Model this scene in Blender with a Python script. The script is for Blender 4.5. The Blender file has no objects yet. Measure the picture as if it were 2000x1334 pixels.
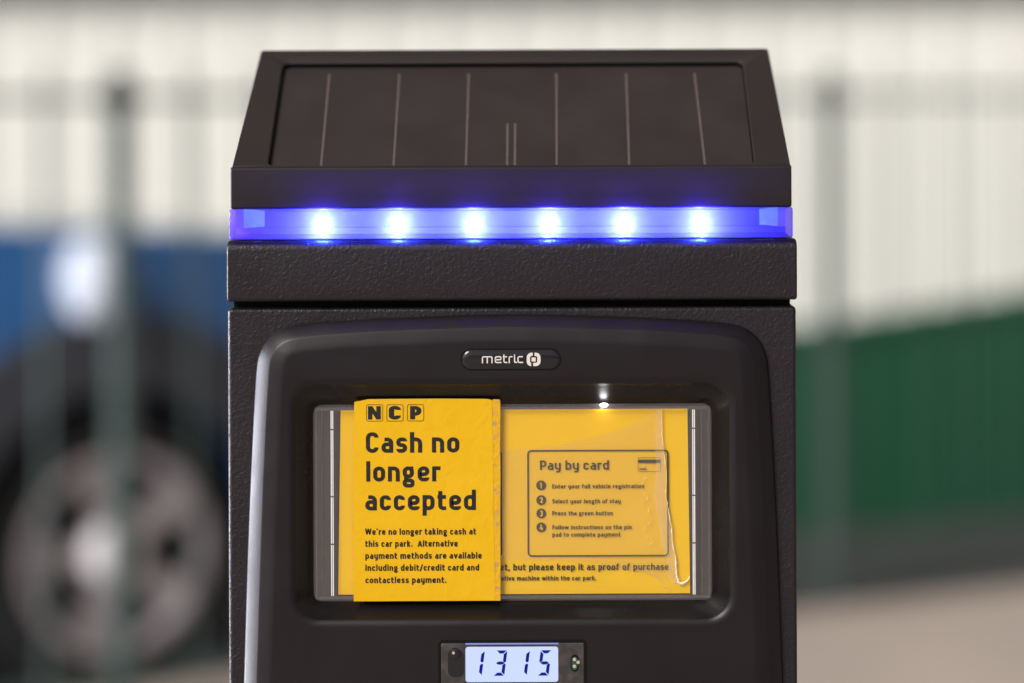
import bpy, bmesh, math, random
from mathutils import Vector, Matrix
R = math.radians
random.seed(7)
S = bpy.context.scene
COL = S.collection

# ------------------------------------------------------------------ camera
CAM_Z = 1.53          # eye height, metres
CAM_D = 1.574         # distance from the lens to the front of the machine
cam_d = bpy.data.cameras.new("camera")
cam = bpy.data.objects.new("camera", cam_d)
COL.objects.link(cam)
cam.location = (0, -CAM_D, CAM_Z)
cam.rotation_euler = (R(90), 0, 0)
cam.rotation_euler.rotate_axis('Z', R(-0.22))
cam_d.sensor_width = 36
cam_d.lens = 85
cam_d.shift_y = -(667 - 190) / 2000.0
cam_d.clip_start = 0.05
cam_d.clip_end = 400
cam_d.dof.use_dof = True
cam_d.dof.focus_distance = CAM_D - 0.008
cam_d.dof.aperture_fstop = 2.05
S.camera = cam

# ------------------------------------------------------------------ world and sun (overcast winter noon)
SUN_EL, SUN_AZ = 38.0, -42.0      # azimuth seen from the machine's front: negative = from the left
w = bpy.data.worlds.new("World")
S.world = w
w.use_nodes = True
nt = w.node_tree
sky = nt.nodes.new("ShaderNodeTexSky")
sky.sky_type = 'NISHITA'
sky.sun_disc = False
sky.sun_elevation = R(SUN_EL)
sky.dust_density = 4.0
sky.ozone_density = 1.0
sd = Vector((math.sin(R(SUN_AZ)) * math.cos(R(SUN_EL)), -math.cos(R(SUN_AZ)) * math.cos(R(SUN_EL)), math.sin(R(SUN_EL))))
sky.sun_rotation = math.atan2(sd.x, sd.y)
hs = nt.nodes.new("ShaderNodeHueSaturation")
hs.inputs['Saturation'].default_value = 0.22
nt.links.new(sky.outputs[0], hs.inputs['Color'])
nt.links.new(hs.outputs[0], nt.nodes['Background'].inputs['Color'])
nt.nodes['Background'].inputs['Strength'].default_value = 0.07
sun_d = bpy.data.lights.new("sun", 'SUN')
sun_d.energy = 2.6
sun_d.angle = R(28)
sun_d.color = (1.0, 0.945, 0.885)
sun = bpy.data.objects.new("sun", sun_d)
COL.objects.link(sun)
sun.location = sd * 30
sun.rotation_euler = sd.to_track_quat('Z', 'Y').to_euler()
# area lamp added out of view, for the streak down the machine's left edge
ar_d = bpy.data.lights.new("side_streak_lamp", 'AREA')
ar_d.shape = 'RECTANGLE'; ar_d.size = 1.7; ar_d.size_y = 2.6
ar_d.energy = 620; ar_d.color = (.88, .89, 1.0)
ar = bpy.data.objects.new("side_streak_lamp", ar_d)
COL.objects.link(ar)
ar.location = (-4.9, .85, .85)
ar.rotation_euler = Vector((-4.9, .75, -.15)).to_track_quat('Z', 'Y').to_euler()
S.view_settings.view_transform = 'Standard'
S.view_settings.look = 'None'
S.view_settings.exposure = 0.36
S.view_settings.gamma = 1.0
S.view_settings.use_curve_mapping = False
S.cycles.use_denoising = True
S.cycles.max_bounces = 12
S.cycles.transparent_max_bounces = 24
S.cycles.sample_clamp_indirect = 8.0

# ------------------------------------------------------------------ materials
def lin(c):
    return tuple(((v / 255) / 12.92 if v / 255 <= 0.04045 else ((v / 255 + 0.055) / 1.055) ** 2.4) for v in c) + (1,)

def mat(name, col, rough=0.5, spec=0.5, metal=0.0, bump=None, var=None, coat=0.0, bump2=None, rvar=None):
    """col linear rgb; bump=(scale, distance, distortion, detail); var=(scale, other colour, low, high)"""
    m = bpy.data.materials.new(name)
    m.use_nodes = True
    n, l = m.node_tree.nodes, m.node_tree.links
    p = n['Principled BSDF']
    p.inputs['Base Color'].default_value = tuple(col)[:3] + (1,)
    p.inputs['Roughness'].default_value = rough
    p.inputs['Specular IOR Level'].default_value = spec
    p.inputs['Metallic'].default_value = metal
    p.inputs['Coat Weight'].default_value = coat
    p.inputs['Coat Roughness'].default_value = 0.08
    tc = n.new("ShaderNodeTexCoord")
    if var:
        nz = n.new("ShaderNodeTexNoise"); nz.inputs['Scale'].default_value = var[0]; nz.inputs['Detail'].default_value = 5
        l.new(tc.outputs['Object'], nz.inputs['Vector'])
        rp = n.new("ShaderNodeValToRGB")
        rp.color_ramp.elements[0].position = var[2]; rp.color_ramp.elements[1].position = var[3]
        rp.color_ramp.elements[0].color = tuple(col)[:3] + (1,)
        rp.color_ramp.elements[1].color = tuple(var[1])[:3] + (1,)
        l.new(nz.outputs['Fac'], rp.inputs['Fac']); l.new(rp.outputs['Color'], p.inputs['Base Color'])
    if rvar:                                       # smudges and rubbed patches: uneven gloss
        nz = n.new("ShaderNodeTexNoise"); nz.inputs['Scale'].default_value = rvar[0]; nz.inputs['Detail'].default_value = 6
        nz.inputs['Distortion'].default_value = .8
        l.new(tc.outputs['Object'], nz.inputs['Vector'])
        mr = n.new("ShaderNodeMapRange"); mr.inputs['From Min'].default_value = .3; mr.inputs['From Max'].default_value = .7
        mr.inputs['To Min'].default_value = rvar[1]; mr.inputs['To Max'].default_value = rvar[2]
        l.new(nz.outputs['Fac'], mr.inputs['Value']); l.new(mr.outputs[0], p.inputs['Roughness'])
    last = None
    for b in (bump, bump2):
        if not b: continue
        nz = n.new("ShaderNodeTexNoise"); nz.inputs['Scale'].default_value = b[0]
        nz.inputs['Distortion'].default_value = b[2]; nz.inputs['Detail'].default_value = b[3]
        l.new(tc.outputs['Object'], nz.inputs['Vector'])
        bp = n.new("ShaderNodeBump"); bp.inputs['Distance'].default_value = b[1]; bp.inputs['Strength'].default_value = 1.0
        l.new(nz.outputs['Fac'], bp.inputs['Height'])
        if last: l.new(last.outputs['Normal'], bp.inputs['Normal'])
        l.new(bp.outputs['Normal'], p.inputs['Normal'])
        last = bp
    return m

def emit(name, col, strength):
    m = bpy.data.materials.new(name); m.use_nodes = True
    n, l = m.node_tree.nodes, m.node_tree.links
    n.remove(n['Principled BSDF'])
    e = n.new("ShaderNodeEmission"); e.inputs['Color'].default_value = tuple(col)[:3] + (1,); e.inputs['Strength'].default_value = strength
    l.new(e.outputs[0], n['Material Output'].inputs['Surface'])
    return m

def clear(name, tint=(1, 1, 1), diffuse=0.0, diff_col=(.8, .8, .8), rough=0.05, translucent=0.0, tr_col=(1, 1, 1), refl=1.0, wave=None):
    """clear plastic sheet: passes light straight on, reflects by fresnel, scatters a little"""
    m = bpy.data.materials.new(name); m.use_nodes = True
    n, l = m.node_tree.nodes, m.node_tree.links
    n.remove(n['Principled BSDF'])
    t = n.new("ShaderNodeBsdfTransparent"); t.inputs['Color'].default_value = tint + (1,)
    cur = t
    def mix(a, b, f):
        x = n.new("ShaderNodeMixShader"); x.inputs[0].default_value = f
        l.new(a.outputs[0], x.inputs[1]); l.new(b.outputs[0], x.inputs[2]); return x
    if diffuse:
        d = n.new("ShaderNodeBsdfDiffuse"); d.inputs['Color'].default_value = diff_col + (1,)
        cur = mix(cur, d, diffuse)
    if translucent:
        d = n.new("ShaderNodeBsdfTranslucent"); d.inputs['Color'].default_value = tr_col + (1,)
        cur = mix(cur, d, translucent)
    g = n.new("ShaderNodeBsdfGlossy"); g.inputs['Roughness'].default_value = rough
    g.inputs['Color'].default_value = (refl, refl, refl, 1)
    lw = n.new("ShaderNodeLayerWeight"); lw.inputs['Blend'].default_value = .5
    pw = n.new("ShaderNodeMath"); pw.operation = 'POWER'; pw.inputs[1].default_value = 5
    l.new(lw.outputs['Facing'], pw.inputs[0])
    fr = n.new("ShaderNodeMath"); fr.operation = 'MULTIPLY_ADD'; fr.inputs[1].default_value = .9; fr.inputs[2].default_value = .04
    l.new(pw.outputs[0], fr.inputs[0])
    x = n.new("ShaderNodeMixShader")
    l.new(fr.outputs[0], x.inputs[0]); l.new(cur.outputs[0], x.inputs[1]); l.new(g.outputs[0], x.inputs[2])
    if wave:
        tc = n.new("ShaderNodeTexCoord")
        nz = n.new("ShaderNodeTexNoise"); nz.inputs['Scale'].default_value = wave[0]; nz.inputs['Detail'].default_value = 2
        l.new(tc.outputs['Object'], nz.inputs['Vector'])
        bp = n.new("ShaderNodeBump"); bp.inputs['Distance'].default_value = wave[1]
        l.new(nz.outputs['Fac'], bp.inputs['Height']); l.new(bp.outputs[0], g.inputs['Normal'])
    l.new(x.outputs[0], n['Material Output'].inputs['Surface'])
    return m

M = {}
M['powder'] = mat('textured_black_powder_coat', (.0125, .0092, .0122), .42, .36, bump=(390, .00042, 1.0, .5), rvar=(20, .36, .50))
M['plastic'] = mat('black_moulded_plastic', (.0088, .0062, .0080), .36, .32, bump=(2600, .00006, 0, 1), bump2=(9, .0006, 0, 2), var=(1500, (.040, .035, .033), .70, .77), rvar=(16, .30, .46))
M['plastic_gloss'] = mat('glossy_black_plastic', (.012, .011, .014), .12, .5)
M['surround'] = mat('dark_window_surround', (.0045, .0035, .0038), .24, .4, bump=(2600, .00005, 0, 1), rvar=(14, .2, .34))  # darker than the fascia: the recess's shade is put into this colour
M['lid'] = mat('satin_black_metal', (.0190, .0142, .0132), .5, .25, bump=(1800, .00006, 0, 1), var=(14, (.0240, .0180, .0160), .35, .75))
M['band'] = mat('satin_black_band', (.0135, .0098, .0112), .5, .25, bump=(1800, .00006, 0, 1), rvar=(18, .42, .56))
M['solar'] = mat('solar_cell_film', (.025, .0182, .0180), .42, .3, bump=(2200, .00008, 0, 1), var=(30, (.031, .0228, .0222), .3, .8), rvar=(25, .36, .52))
M['busbar'] = mat('silver_conductor', (.100, .074, .066), .45, .5, var=(900, (.07, .05, .05), .4, .65))
M['gasket'] = mat('black_rubber', (.003, .003, .0035), .7, .15)
M['yellow'] = mat('yellow_vinyl', (.68, .385, .003), .34, .35, bump=(120, .0004, .8, 3), var=(35, (.71, .41, .008), .4, .75))
M['yellow_edge'] = mat('worn_yellow_vinyl_edge', (.66, .36, .006), .35, .5, bump=(300, .0006, .6, 3), var=(150, (.42, .26, .12), .54, .64))
M['card'] = mat('yellow_printed_card', (.82, .49, .008), .32, .5, bump=(40, .0006, .2, 2))
M['ink'] = mat('black_ink', (.014, .012, .011), .3, .5, bump=(130, .0010, .8, 3))
M['ink_soft'] = mat('faded_black_ink', (.022, .016, .009), .4, .4)
M['num'] = mat('yellow_number', (.78, .44, .03), .4, .4)
M['badge_white'] = mat('cream_print', (.68, .62, .58), .4, .4)
M['screen'] = emit('lit_lcd', (.60, .70, 1.0), .82)
M['segment'] = mat('lcd_segment', (.0, .006, .22), .4, .2)
M['smoked'] = clear('smoked_window', (.62, .6, .62), .10, (.35, .30, .29), .08)
M['acrylic'] = clear('clear_acrylic', (.98, .98, .98), 0, (.8, .76, .74), .04)
M['acrylic_edge'] = clear('acrylic_edge', (.8, .78, .8), .07, (.5, .47, .48), .12)
M['holder_back'] = mat('grey_holder_back', (.075, .066, .068), .25, .5, bump=(60, .0005, .3, 2))
M['film'] = clear('laminate_film', (.98, .97, .93), .05, (.95, .84, .55), .18, wave=(60, .0006))  # pale scatter paints the haze of glare over the card
M['film_glare'] = clear('pale_glare_film', (.98, .97, .93), .14, (.95, .88, .68), .2, wave=(60, .0006))  # denser pale scatter paints the bright glare band
M['crease'] = mat('white_glare_crease', (.94, .84, .60), .2, .6, bump=(500, .001, .5, 3))  # near-white colour paints the highlight along the wrinkle
M['bar'] = clear('clear_light_bar', (.72, .63, 1), .0, (.8, .8, .9), .06, .34, (.32, .18, 1), refl=.6)
M['reflector'] = mat('lavender_reflector', (.56, .36, .56), .45, .4)  # lavender in the colour stands in for the LED glow's tint
M['reflector_dim'] = mat('dim_reflector', (.22, .145, .26), .4, .5)  # darker copy for the sloping strips, painting where the LED glow fades
M['end_white'] = mat('white_end_block', (.85, .8, .9), .5)
M['led'] = emit('blue_led', (.072, .21, 1.0), 2400)
M['spark'] = emit('white_glint', (1, .97, 1), 38)
M['brass'] = mat('gold_contact', (.75, .6, .42), .3, .5, metal=.6)
M['pcb'] = mat('green_board', (.01, .07, .065), .4)
# background
M['rail_paint'] = mat('grey_green_rail_paint', (.052, .076, .070), .5)
M['rail_dark'] = mat('dark_clamp', (.012, .013, .014), .6)
M['cladding'] = mat('cream_cladding', (.83, .83, .775), .6)
M['roof'] = mat('dark_roof_edge', (.10, .095, .09), .6)
M['green'] = mat('green_hoarding_paint', (.007, .098, .040), .55, .3)
M['paving'] = mat('pink_beige_paving', (.37, .305, .26), .85, .2, var=(3, (.32, .27, .232), .35, .7))
M['asphalt'] = mat('asphalt', (.055, .055, .058), .9, .2, var=(5, (.075, .073, .072), .3, .7))
M['ground'] = mat('grey_ground', (.10, .10, .095), .9, .2)
M['car_blue'] = mat('blue_car_paint', (.015, .100, .28), .3, .5, coat=.8)
M['car_dark'] = mat('dark_cladding', (.032, .034, .042), .6)
M['glass'] = mat('dark_car_glass', (.02, .025, .03), .08, .5)
M['tyre'] = mat('tyre_rubber', (.010, .010, .010), .8, .3)
M['alloy'] = mat('silver_alloy', (.36, .32, .325), .38, .5, metal=.2)
M['lamp_glass'] = mat('lamp_glass', (.75, .78, .82), .1, .6)
M['mirror_white'] = mat('white_mirror_cap', (.50, .54, .60), .3, .6, coat=.6)
M['plate_white'] = mat('bright_metal', (.85, .82, .82), .3, .6)

# ------------------------------------------------------------------ helpers
class MB:
    def __init__(self): self.v, self.f, self.m = [], [], []
    def add(self, vs, fs, mi=0):
        b = len(self.v); self.v += [tuple(p) for p in vs]
        for f in fs: self.f.append(tuple(i + b for i in f)); self.m.append(mi)
        return self
    def box(self, x0, x1, y0, y1, z0, z1, mi=0):
        vs = [(x, y, z) for z in (z0, z1) for y in (y0, y1) for x in (x0, x1)]
        return self.add(vs, [(0, 2, 3, 1), (4, 5, 7, 6), (0, 1, 5, 4), (2, 6, 7, 3), (0, 4, 6, 2), (1, 3, 7, 5)], mi)
    def prism(self, poly, axis, a, b, mi=0):
        """poly of 2-D points extruded along an axis from a to b"""
        n = len(poly)
        def p3(p, t):
            return {'y': (p[0], t, p[1]), 'x': (t, p[0], p[1]), 'z': (p[0], p[1], t)}[axis]
        vs = [p3(p, a) for p in poly] + [p3(p, b) for p in poly]
        fs = [tuple(range(n)), tuple(range(2 * n - 1, n - 1, -1))] + [(i, n + i, n + (i + 1) % n, (i + 1) % n) for i in range(n)]
        return self.add(vs, fs, mi)
    def loft(self, loops, cap0=False, cap1=False, mi=0):
        n = len(loops[0]); b = len(self.v)
        for L in loops: self.v += [tuple(p) for p in L]
        for k in range(len(loops) - 1):
            for i in range(n):
                j = (i + 1) % n
                self.f.append((b + k * n + i, b + k * n + j, b + (k + 1) * n + j, b + (k + 1) * n + i)); self.m.append(mi)
        if cap0: self.f.append(tuple(b + i for i in range(n))[::-1]); self.m.append(mi)
        if cap1: self.f.append(tuple(b + (len(loops) - 1) * n + i for i in range(n))); self.m.append(mi)
        return self
    def cyl(self, p, q, r, n=16, r2=None, mi=0):
        p, q = Vector(p), Vector(q); d = (q - p).normalized()
        u = d.orthogonal().normalized(); v = d.cross(u); r2 = r if r2 is None else r2
        A = [p + (u * math.cos(2 * math.pi * i / n) + v * math.sin(2 * math.pi * i / n)) * r for i in range(n)]
        B = [q + (u * math.cos(2 * math.pi * i / n) + v * math.sin(2 * math.pi * i / n)) * r2 for i in range(n)]
        return self.loft([A, B], True, True, mi)
    def lathe(self, prof, origin, axis, n=32, mi=0):
        """prof: (radius, distance along axis)"""
        o = Vector(origin); d = Vector(axis).normalized(); u = d.orthogonal().normalized(); v = d.cross(u)
        L = [[o + d * t + (u * math.cos(2 * math.pi * i / n) + v * math.sin(2 * math.pi * i / n)) * r for i in range(n)] for r, t in prof]
        return self.loft(L, True, True, mi)
    def build(self, name, mats, parent=None, smooth=True, bevel=0, seg=3, ang=40, at=None):
        me = bpy.data.meshes.new(name)
        off = Vector(at) if at is not None else (Vector(parent.get('_base', (0, 0, 0))) if parent and '_base' in parent else Vector((0, 0, 0)))
        me.from_pydata([tuple(Vector(p) - off) for p in self.v], [], self.f)
        if not isinstance(mats, (list, tuple)): mats = [mats]
        for m in mats: me.materials.append(m)
        for p, mi in zip(me.polygons, self.m): p.material_index = mi; p.use_smooth = smooth
        bm = bmesh.new(); bm.from_mesh(me)
        bmesh.ops.remove_doubles(bm, verts=bm.verts, dist=1e-7)
        bmesh.ops.recalc_face_normals(bm, faces=bm.faces)
        bm.to_mesh(me); bm.free()
        if smooth: me.set_sharp_from_angle(angle=R(35))
        o = bpy.data.objects.new(name, me); COL.objects.link(o)
        if parent: o.parent = parent
        if at is not None: o.location = at
        if '_base' in (parent or {}): o['_base'] = tuple(parent['_base'])
        if bevel:
            b = o.modifiers.new('bevel', 'BEVEL'); b.width = bevel; b.segments = seg; b.limit_method = 'ANGLE'; b.angle_limit = R(ang)
            b.harden_normals = True
        return o

def tag(o, label=None, cat=None, group=None, kind=None):
    if label: o['label'] = label
    if cat: o['category'] = cat
    if group: o['group'] = group
    if kind: o['kind'] = kind
    return o

def empty(name, loc, rz=0, world_coords=False):
    e = bpy.data.objects.new(name, None); COL.objects.link(e)
    e.location = loc; e.rotation_euler = (0, 0, rz); e.empty_display_size = .1
    if world_coords: e['_base'] = tuple(loc)
    return e

# measurements on the machine's face: the photograph gives 3 px to the millimetre there
# (a part standing proud of the face is nearer the lens, so its true size is a little smaller)
PROUD = 0.0
def proud(p):
    global PROUD
    PROUD = p
def fx(px): return (px - 1000) / 3000.0 * (1 - PROUD / CAM_D)
def fz(py): return CAM_Z - (py - 190) / 3000.0 * (1 - PROUD / CAM_D)

def rrect(x0, x1, z0, z1, r, n=8):
    """rounded rectangle, counter-clockwise seen from the front"""
    pts = []
    for cx, cz, a0 in ((x1 - r, z0 + r, -90), (x1 - r, z1 - r, 0), (x0 + r, z1 - r, 90), (x0 + r, z0 + r, 180)):
        for k in range(n + 1):
            a = R(a0 + 90 * k / n); pts.append((cx + r * math.cos(a), cz + r * math.sin(a)))
    return pts

def frame_strip(mb, x0, x1, z0, z1, r, t, y, mi=0):
    o = rrect(x0, x1, z0, z1, r); i = rrect(x0 + t, x1 - t, z0 + t, z1 - t, max(r - t, r * .3))
    n = len(o)
    mb.add([(p[0], y, p[1]) for p in o] + [(p[0], y, p[1]) for p in i], [(k, (k + 1) % n, n + (k + 1) % n, n + k) for k in range(n)], mi)

# ------------------------------------------------------------------ stroke lettering (rounded engineering letterforms)
ASC, XH, DESC = 1.0, .74, -.27
def glyphs(w):
    """centre-line strokes: (points, corner radius, closed); unit = cap height, w = stroke width"""
    h = w / 2; X = XH - h; B = h; T = 1 - h; L = h
    G = {}
    def W(d): return d - h
    R_ = W(.54); c = (L + R_) / 2; M_ = .41; r = .19
    bowl = ([(L, B), (R_, B), (R_, X), (L, X)], r, True)
    G['o'] = (.54, [bowl]); G['O'] = (.60, [([(L, B), (W(.6), B), (W(.6), T), (L, T)], .22, True)])
    G['n'] = (.54, [([(L, 0), (L, XH)], 0, False), ([(L + .02, X), (R_, X), (R_, 0)], r, False)])
    G['h'] = (.54, [([(L, 0), (L, ASC)], 0, False), ([(L + .02, X), (R_, X), (R_, 0)], r, False)])
    G['m'] = (.86, [([(L, 0), (L, XH)], 0, False), ([(L + .02, X), (.43, X), (.43, 0)], .16, False), ([(.45, X), (W(.86), X), (W(.86), 0)], .16, False)])
    G['u'] = (.54, [([(L, XH), (L, B), (R_ - .02, B)], r, False), ([(R_, 0), (R_, XH)], 0, False)])
    G['y'] = (.54, [([(L, XH), (L, B + .03), (R_ - .02, B + .03)], r, False), ([(R_, XH), (R_, DESC + h), (L + .05, DESC + h)], r, False)])
    G['r'] = (.38, [([(L, 0), (L, XH)], 0, False), ([(L + .02, X), (.38, X)], 0, False)])
    G['a'] = (.52, [([(L + .04, X), (W(.52), X), (W(.52), 0)], .17, False), ([(W(.52) - .02, M_), (L, M_), (L, B), (W(.52) - .02, B)], .13, False)])
    G['c'] = (.50, [([(W(.50), X - .14), (W(.50), X), (L, X), (L, B), (W(.50), B), (W(.50), B + .14)], .17, False)])
    G['e'] = (.53, [([(L + .02, .35), (W(.53), .35), (W(.53), X), (L, X), (L, B), (W(.53), B), (W(.53), B + .10)], .17, False)])
    G['s'] = (.48, [([(W(.48), X - .09), (W(.48), X), (L, X), (L, XH / 2), (W(.48), XH / 2), (W(.48), B), (L, B), (L, B + .09)], .13, False)])
    G['b'] = (.54, [bowl, ([(L, 0), (L, ASC)], 0, False)])
    G['d'] = (.54, [bowl, ([(R_, 0), (R_, ASC)], 0, False)])
    G['p'] = (.54, [bowl, ([(L, DESC), (L, XH)], 0, False)])
    G['g'] = (.55, [([(L, .25), (R_ - .03, .25), (R_ - .03, X), (L, X)], .16, True), ([(R_ - .08, X), (W(.58), X)], 0, False),
                    ([(L + .06, .25), (L + .06, .06)], 0, False), ([(L, DESC + h - .03), (R_, DESC + h - .03), (R_, .05), (L, .05)], .10, True)])
    G['i'] = (w, [([(h, 0), (h, XH)], 0, False), ([(h, ASC - w * .95), (h, ASC)], 0, False)])
    G['l'] = (w, [([(h, 0), (h, ASC)], 0, False)])
    G['k'] = (.52, [([(L, 0), (L, ASC)], 0, False), ([(W(.5), XH), (L + .07, .35)], 0, False), ([(L + .16, .42), (W(.52), 0)], 0, False)])
    G['t'] = (.40, [([(.13, .94), (.13, B), (.39, B)], .13, False), ([(0, X), (.38, X)], 0, False)])
    G['f'] = (.38, [([(.12, 0), (.12, T), (.38, T)], .15, False), ([(0, X), (.36, X)], 0, False)])
    G['v'] = (.52, [([(L * .6, XH), (.26, B * .6), (.52 - L * .6, XH)], .02, False)])
    G['w'] = (.78, [([(L * .6, XH), (.22, B * .6), (.39, XH - .05), (.56, B * .6), (.78 - L * .6, XH)], .02, False)])
    G['C'] = (.56, [([(W(.56), T - .17), (W(.56), T), (L, T), (L, B), (W(.56), B), (W(.56), B + .17)], .20, False)])
    G['W'] = (.92, [([(L * .7, 1), (.25, B * .6), (.46, .95), (.67, B * .6), (.92 - L * .7, 1)], .02, False)])
    G['A'] = (.64, [([(L * .6, 0), (.32, T), (.64 - L * .6, 0)], .02, False), ([(.16, .27), (.48, .27)], 0, False)])
    G['P'] = (.56, [([(L, 0), (L, 1)], 0, False), ([(L + .02, T), (W(.56), T), (W(.56), .40), (L + .02, .40)], .19, False)])
    G['E'] = (.50, [([(.5, T), (L, T), (L, B), (.5, B)], .01, False), ([(L, .5), (.46, .5)], 0, False)])
    G['F'] = (.48, [([(.48, T), (L, T), (L, 0)], .01, False), ([(L, .48), (.44, .48)], 0, False)])
    G['S'] = (.56, [([(W(.56), T - .12), (W(.56), T), (L, T), (L, .51), (W(.56), .51), (W(.56), B), (L, B), (L, B + .12)], .18, False)])
    G['N'] = (.66, [([(L, 0), (L, 1)], 0, False), ([(W(.66), 0), (W(.66), 1)], 0, False), ([(L, 1 - h * .3), (W(.66), h * .3)], 0, False)])
    G['1'] = (.34, [([(0.02, .78), (.24, T), (.24, 0)], .01, False)])
    G['2'] = (.54, [([(L, T - .16), (L, T), (R_, T), (R_, .52), (L, B), (.54, B)], .13, False)])
    G['3'] = (.54, [([(L, T), (R_, T), (R_, .53), (L + .12, .53)], .16, False), ([(L + .12, .53), (R_, .53), (R_, B), (L, B)], .16, False)])
    G['4'] = (.58, [([(.32, 1), (L, .26), (.58, .26)], .01, False), ([(.42, .5), (.42, 0)], 0, False)])
    G['.'] = (w * 1.05, [([(h, 0), (h, w * 1.05)], 0, False)])
    G[','] = (w * 1.05, [([(h, w), (h * .5, -.14)], 0, False)])
    G["'"] = (w, [([(h, ASC), (h, ASC - .26)], 0, False)])
    G['/'] = (.42, [([(.05, -.1), (.37, 1.0)], 0, False)])
    return G

def fillet(pts, r, closed):
    if r <= 0 or len(pts) < 3: return [Vector(p) for p in pts]
    P = [Vector(p) for p in pts]; out = []; n = len(P)
    for i in range(n):
        if not closed and i in (0, n - 1): out.append(P[i]); continue
        a, b, c = P[i - 1], P[i], P[(i + 1) % n]
        u = (a - b); v = (c - b); lu, lv = u.length, v.length; u.normalize(); v.normalize()
        ang = math.acos(max(-1, min(1, u.dot(v))))
        if ang > 3.1: out.append(b); continue
        lim = .499 if True else 1
        endu = lu * (1 if (not closed and i - 1 == 0) else lim); endv = lv * (1 if (not closed and i + 1 == n - 1) else lim)
        d = min(r / math.tan(ang / 2), endu * .98, endv * .98); rr = d * math.tan(ang / 2)
        bis = (u + v).normalized(); cen = b + bis * (rr / math.sin(ang / 2))
        p0 = b + u * d; p1 = b + v * d
        a0 = math.atan2(p0.y - cen.y, p0.x - cen.x); a1 = math.atan2(p1.y - cen.y, p1.x - cen.x)
        da = (a1 - a0 + math.pi) % (2 * math.pi) - math.pi
        for k in range(7): 
            t = a0 + da * k / 6; out.append(cen + Vector((math.cos(t), math.sin(t))) * rr)
    return out

def stroke(mb, pts, w, closed, tf, mi=0):
    n = len(pts); A, B = [], []
    for i in range(n):
        if closed: a, b, c = pts[i - 1], pts[i], pts[(i + 1) % n]
        else: a, b, c = pts[max(i - 1, 0)], pts[i], pts[min(i + 1, n - 1)]
        d1 = (b - a); d2 = (c - b)
        if d1.length < 1e-9: d1 = d2
        if d2.length < 1e-9: d2 = d1
        d1 = d1.normalized(); d2 = d2.normalized()
        t = (d1 + d2); t = t.normalized() if t.length > 1e-6 else d1
        nn = Vector((-t.y, t.x)); cosv = max(.35, nn.dot(Vector((-d1.y, d1.x))))
        A.append(b + nn * (w / 2 / cosv)); B.append(b - nn * (w / 2 / cosv))
    vs = [tf(p) for p in A] + [tf(p) for p in B]
    fs = [(i, i + 1, n + i + 1, n + i) for i in range(n - 1)]
    if closed: fs.append((n - 1, 0, n, 2 * n - 1))
    mb.add(vs, fs, mi)

def text_line(mb, s, x0, x1, base, cap, y, w=.16, gap=.13, space=.36, mi=0):
    """lettering between px x0 and x1 on a baseline (px), cap height in px, at depth y"""
    G = glyphs(w); total = 0; items = []
    for i, ch in enumerate(s):
        if ch == ' ': total += space; continue
        wd, st = G[ch]; items.append((total, st)); total += wd + gap
    total -= gap
    sx = (x1 - x0) / (total * cap); k = 0
    for ox, st in items:
        for pts, r, closed in st:
            yy = y - .000012 * (k % 5); k += 1
            stroke(mb, fillet(pts, r, closed), w, closed, lambda p, ox=ox, yy=yy: (fx(x0 + (ox + p.x) * cap * sx), yy, fz(base - p.y * cap)), mi)

# ================================================================== SETTING
g = MB(); g.add([(-150, -60, -.02), (150, -60, -.02), (150, 240, -.02), (-150, 240, -.02)], [(0, 1, 2, 3)])
tag(g.build('ground', M['ground']), kind='structure')
FA = R(37)                                             # the railing runs away to the right
fd = Vector((math.cos(FA), math.sin(FA), 0)); fn = Vector((-math.sin(FA), math.cos(FA), 0))
F0 = Vector((-.95, 5.85 - CAM_D, 0))                   # foot of the railing's left post
def along(s, t=0, z=0): return F0 + fd * s + fn * t + Vector((0, 0, z))
PA = R(24); pd_ = Vector((math.cos(PA), math.sin(PA), 0)); pn = Vector((-math.sin(PA), math.cos(PA), 0))
P0 = Vector((.865, 7.2 - CAM_D, 0))                    # the paving's far edge
def kerb(s, t=0, z=0): return P0 + pd_ * s + pn * t + Vector((0, 0, z))
p = MB()
p.loft([[kerb(-30, 0), kerb(30, 0), kerb(30, -25), kerb(-30, -25)],
        [kerb(-30, 0, -.1), kerb(30, 0, -.1), kerb(30, -25, -.1), kerb(-30, -25, -.1)]], True, True)
tag(p.build('pavement', M['paving'], smooth=False), kind='structure')
r_ = MB(); r_.add([kerb(-60, .001, -.012), kerb(60, .001, -.012), kerb(60, 8, -.012), kerb(-60, 8, -.012)], [(0, 1, 2, 3)])
tag(r_.build('road', M['asphalt'], smooth=False), kind='structure')

# white clad building across the road
def building():
    by = 9.6
    root = empty('white_clad_building', (0, by, 0), R(6), True); root['_base'] = (0, 0, 0)
    tag(root, 'long low building with cream ribbed cladding and a dark roof edge behind the railing', 'building')
    prof = []; x = -9.0
    while x < 9:                                        # box-rib sheet
        prof += [(x, 0), (x + .19, 0), (x + .215, -.012), (x + .275, -.012), (x + .30, 0)]; x += .30
    prof.append((9.0, 0)); poly = prof + [(9.0, .25), (-9.0, .25)]
    m = MB(); m.prism(poly, 'z', 0, 2.03); m.build('wall', M['cladding'], root, smooth=False)
    m = MB(); m.box(-9.1, 9.1, -.12, 4.2, 2.032, 2.30); m.build('roof', M['roof'], root, smooth=False, bevel=.02)
building()

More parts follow.
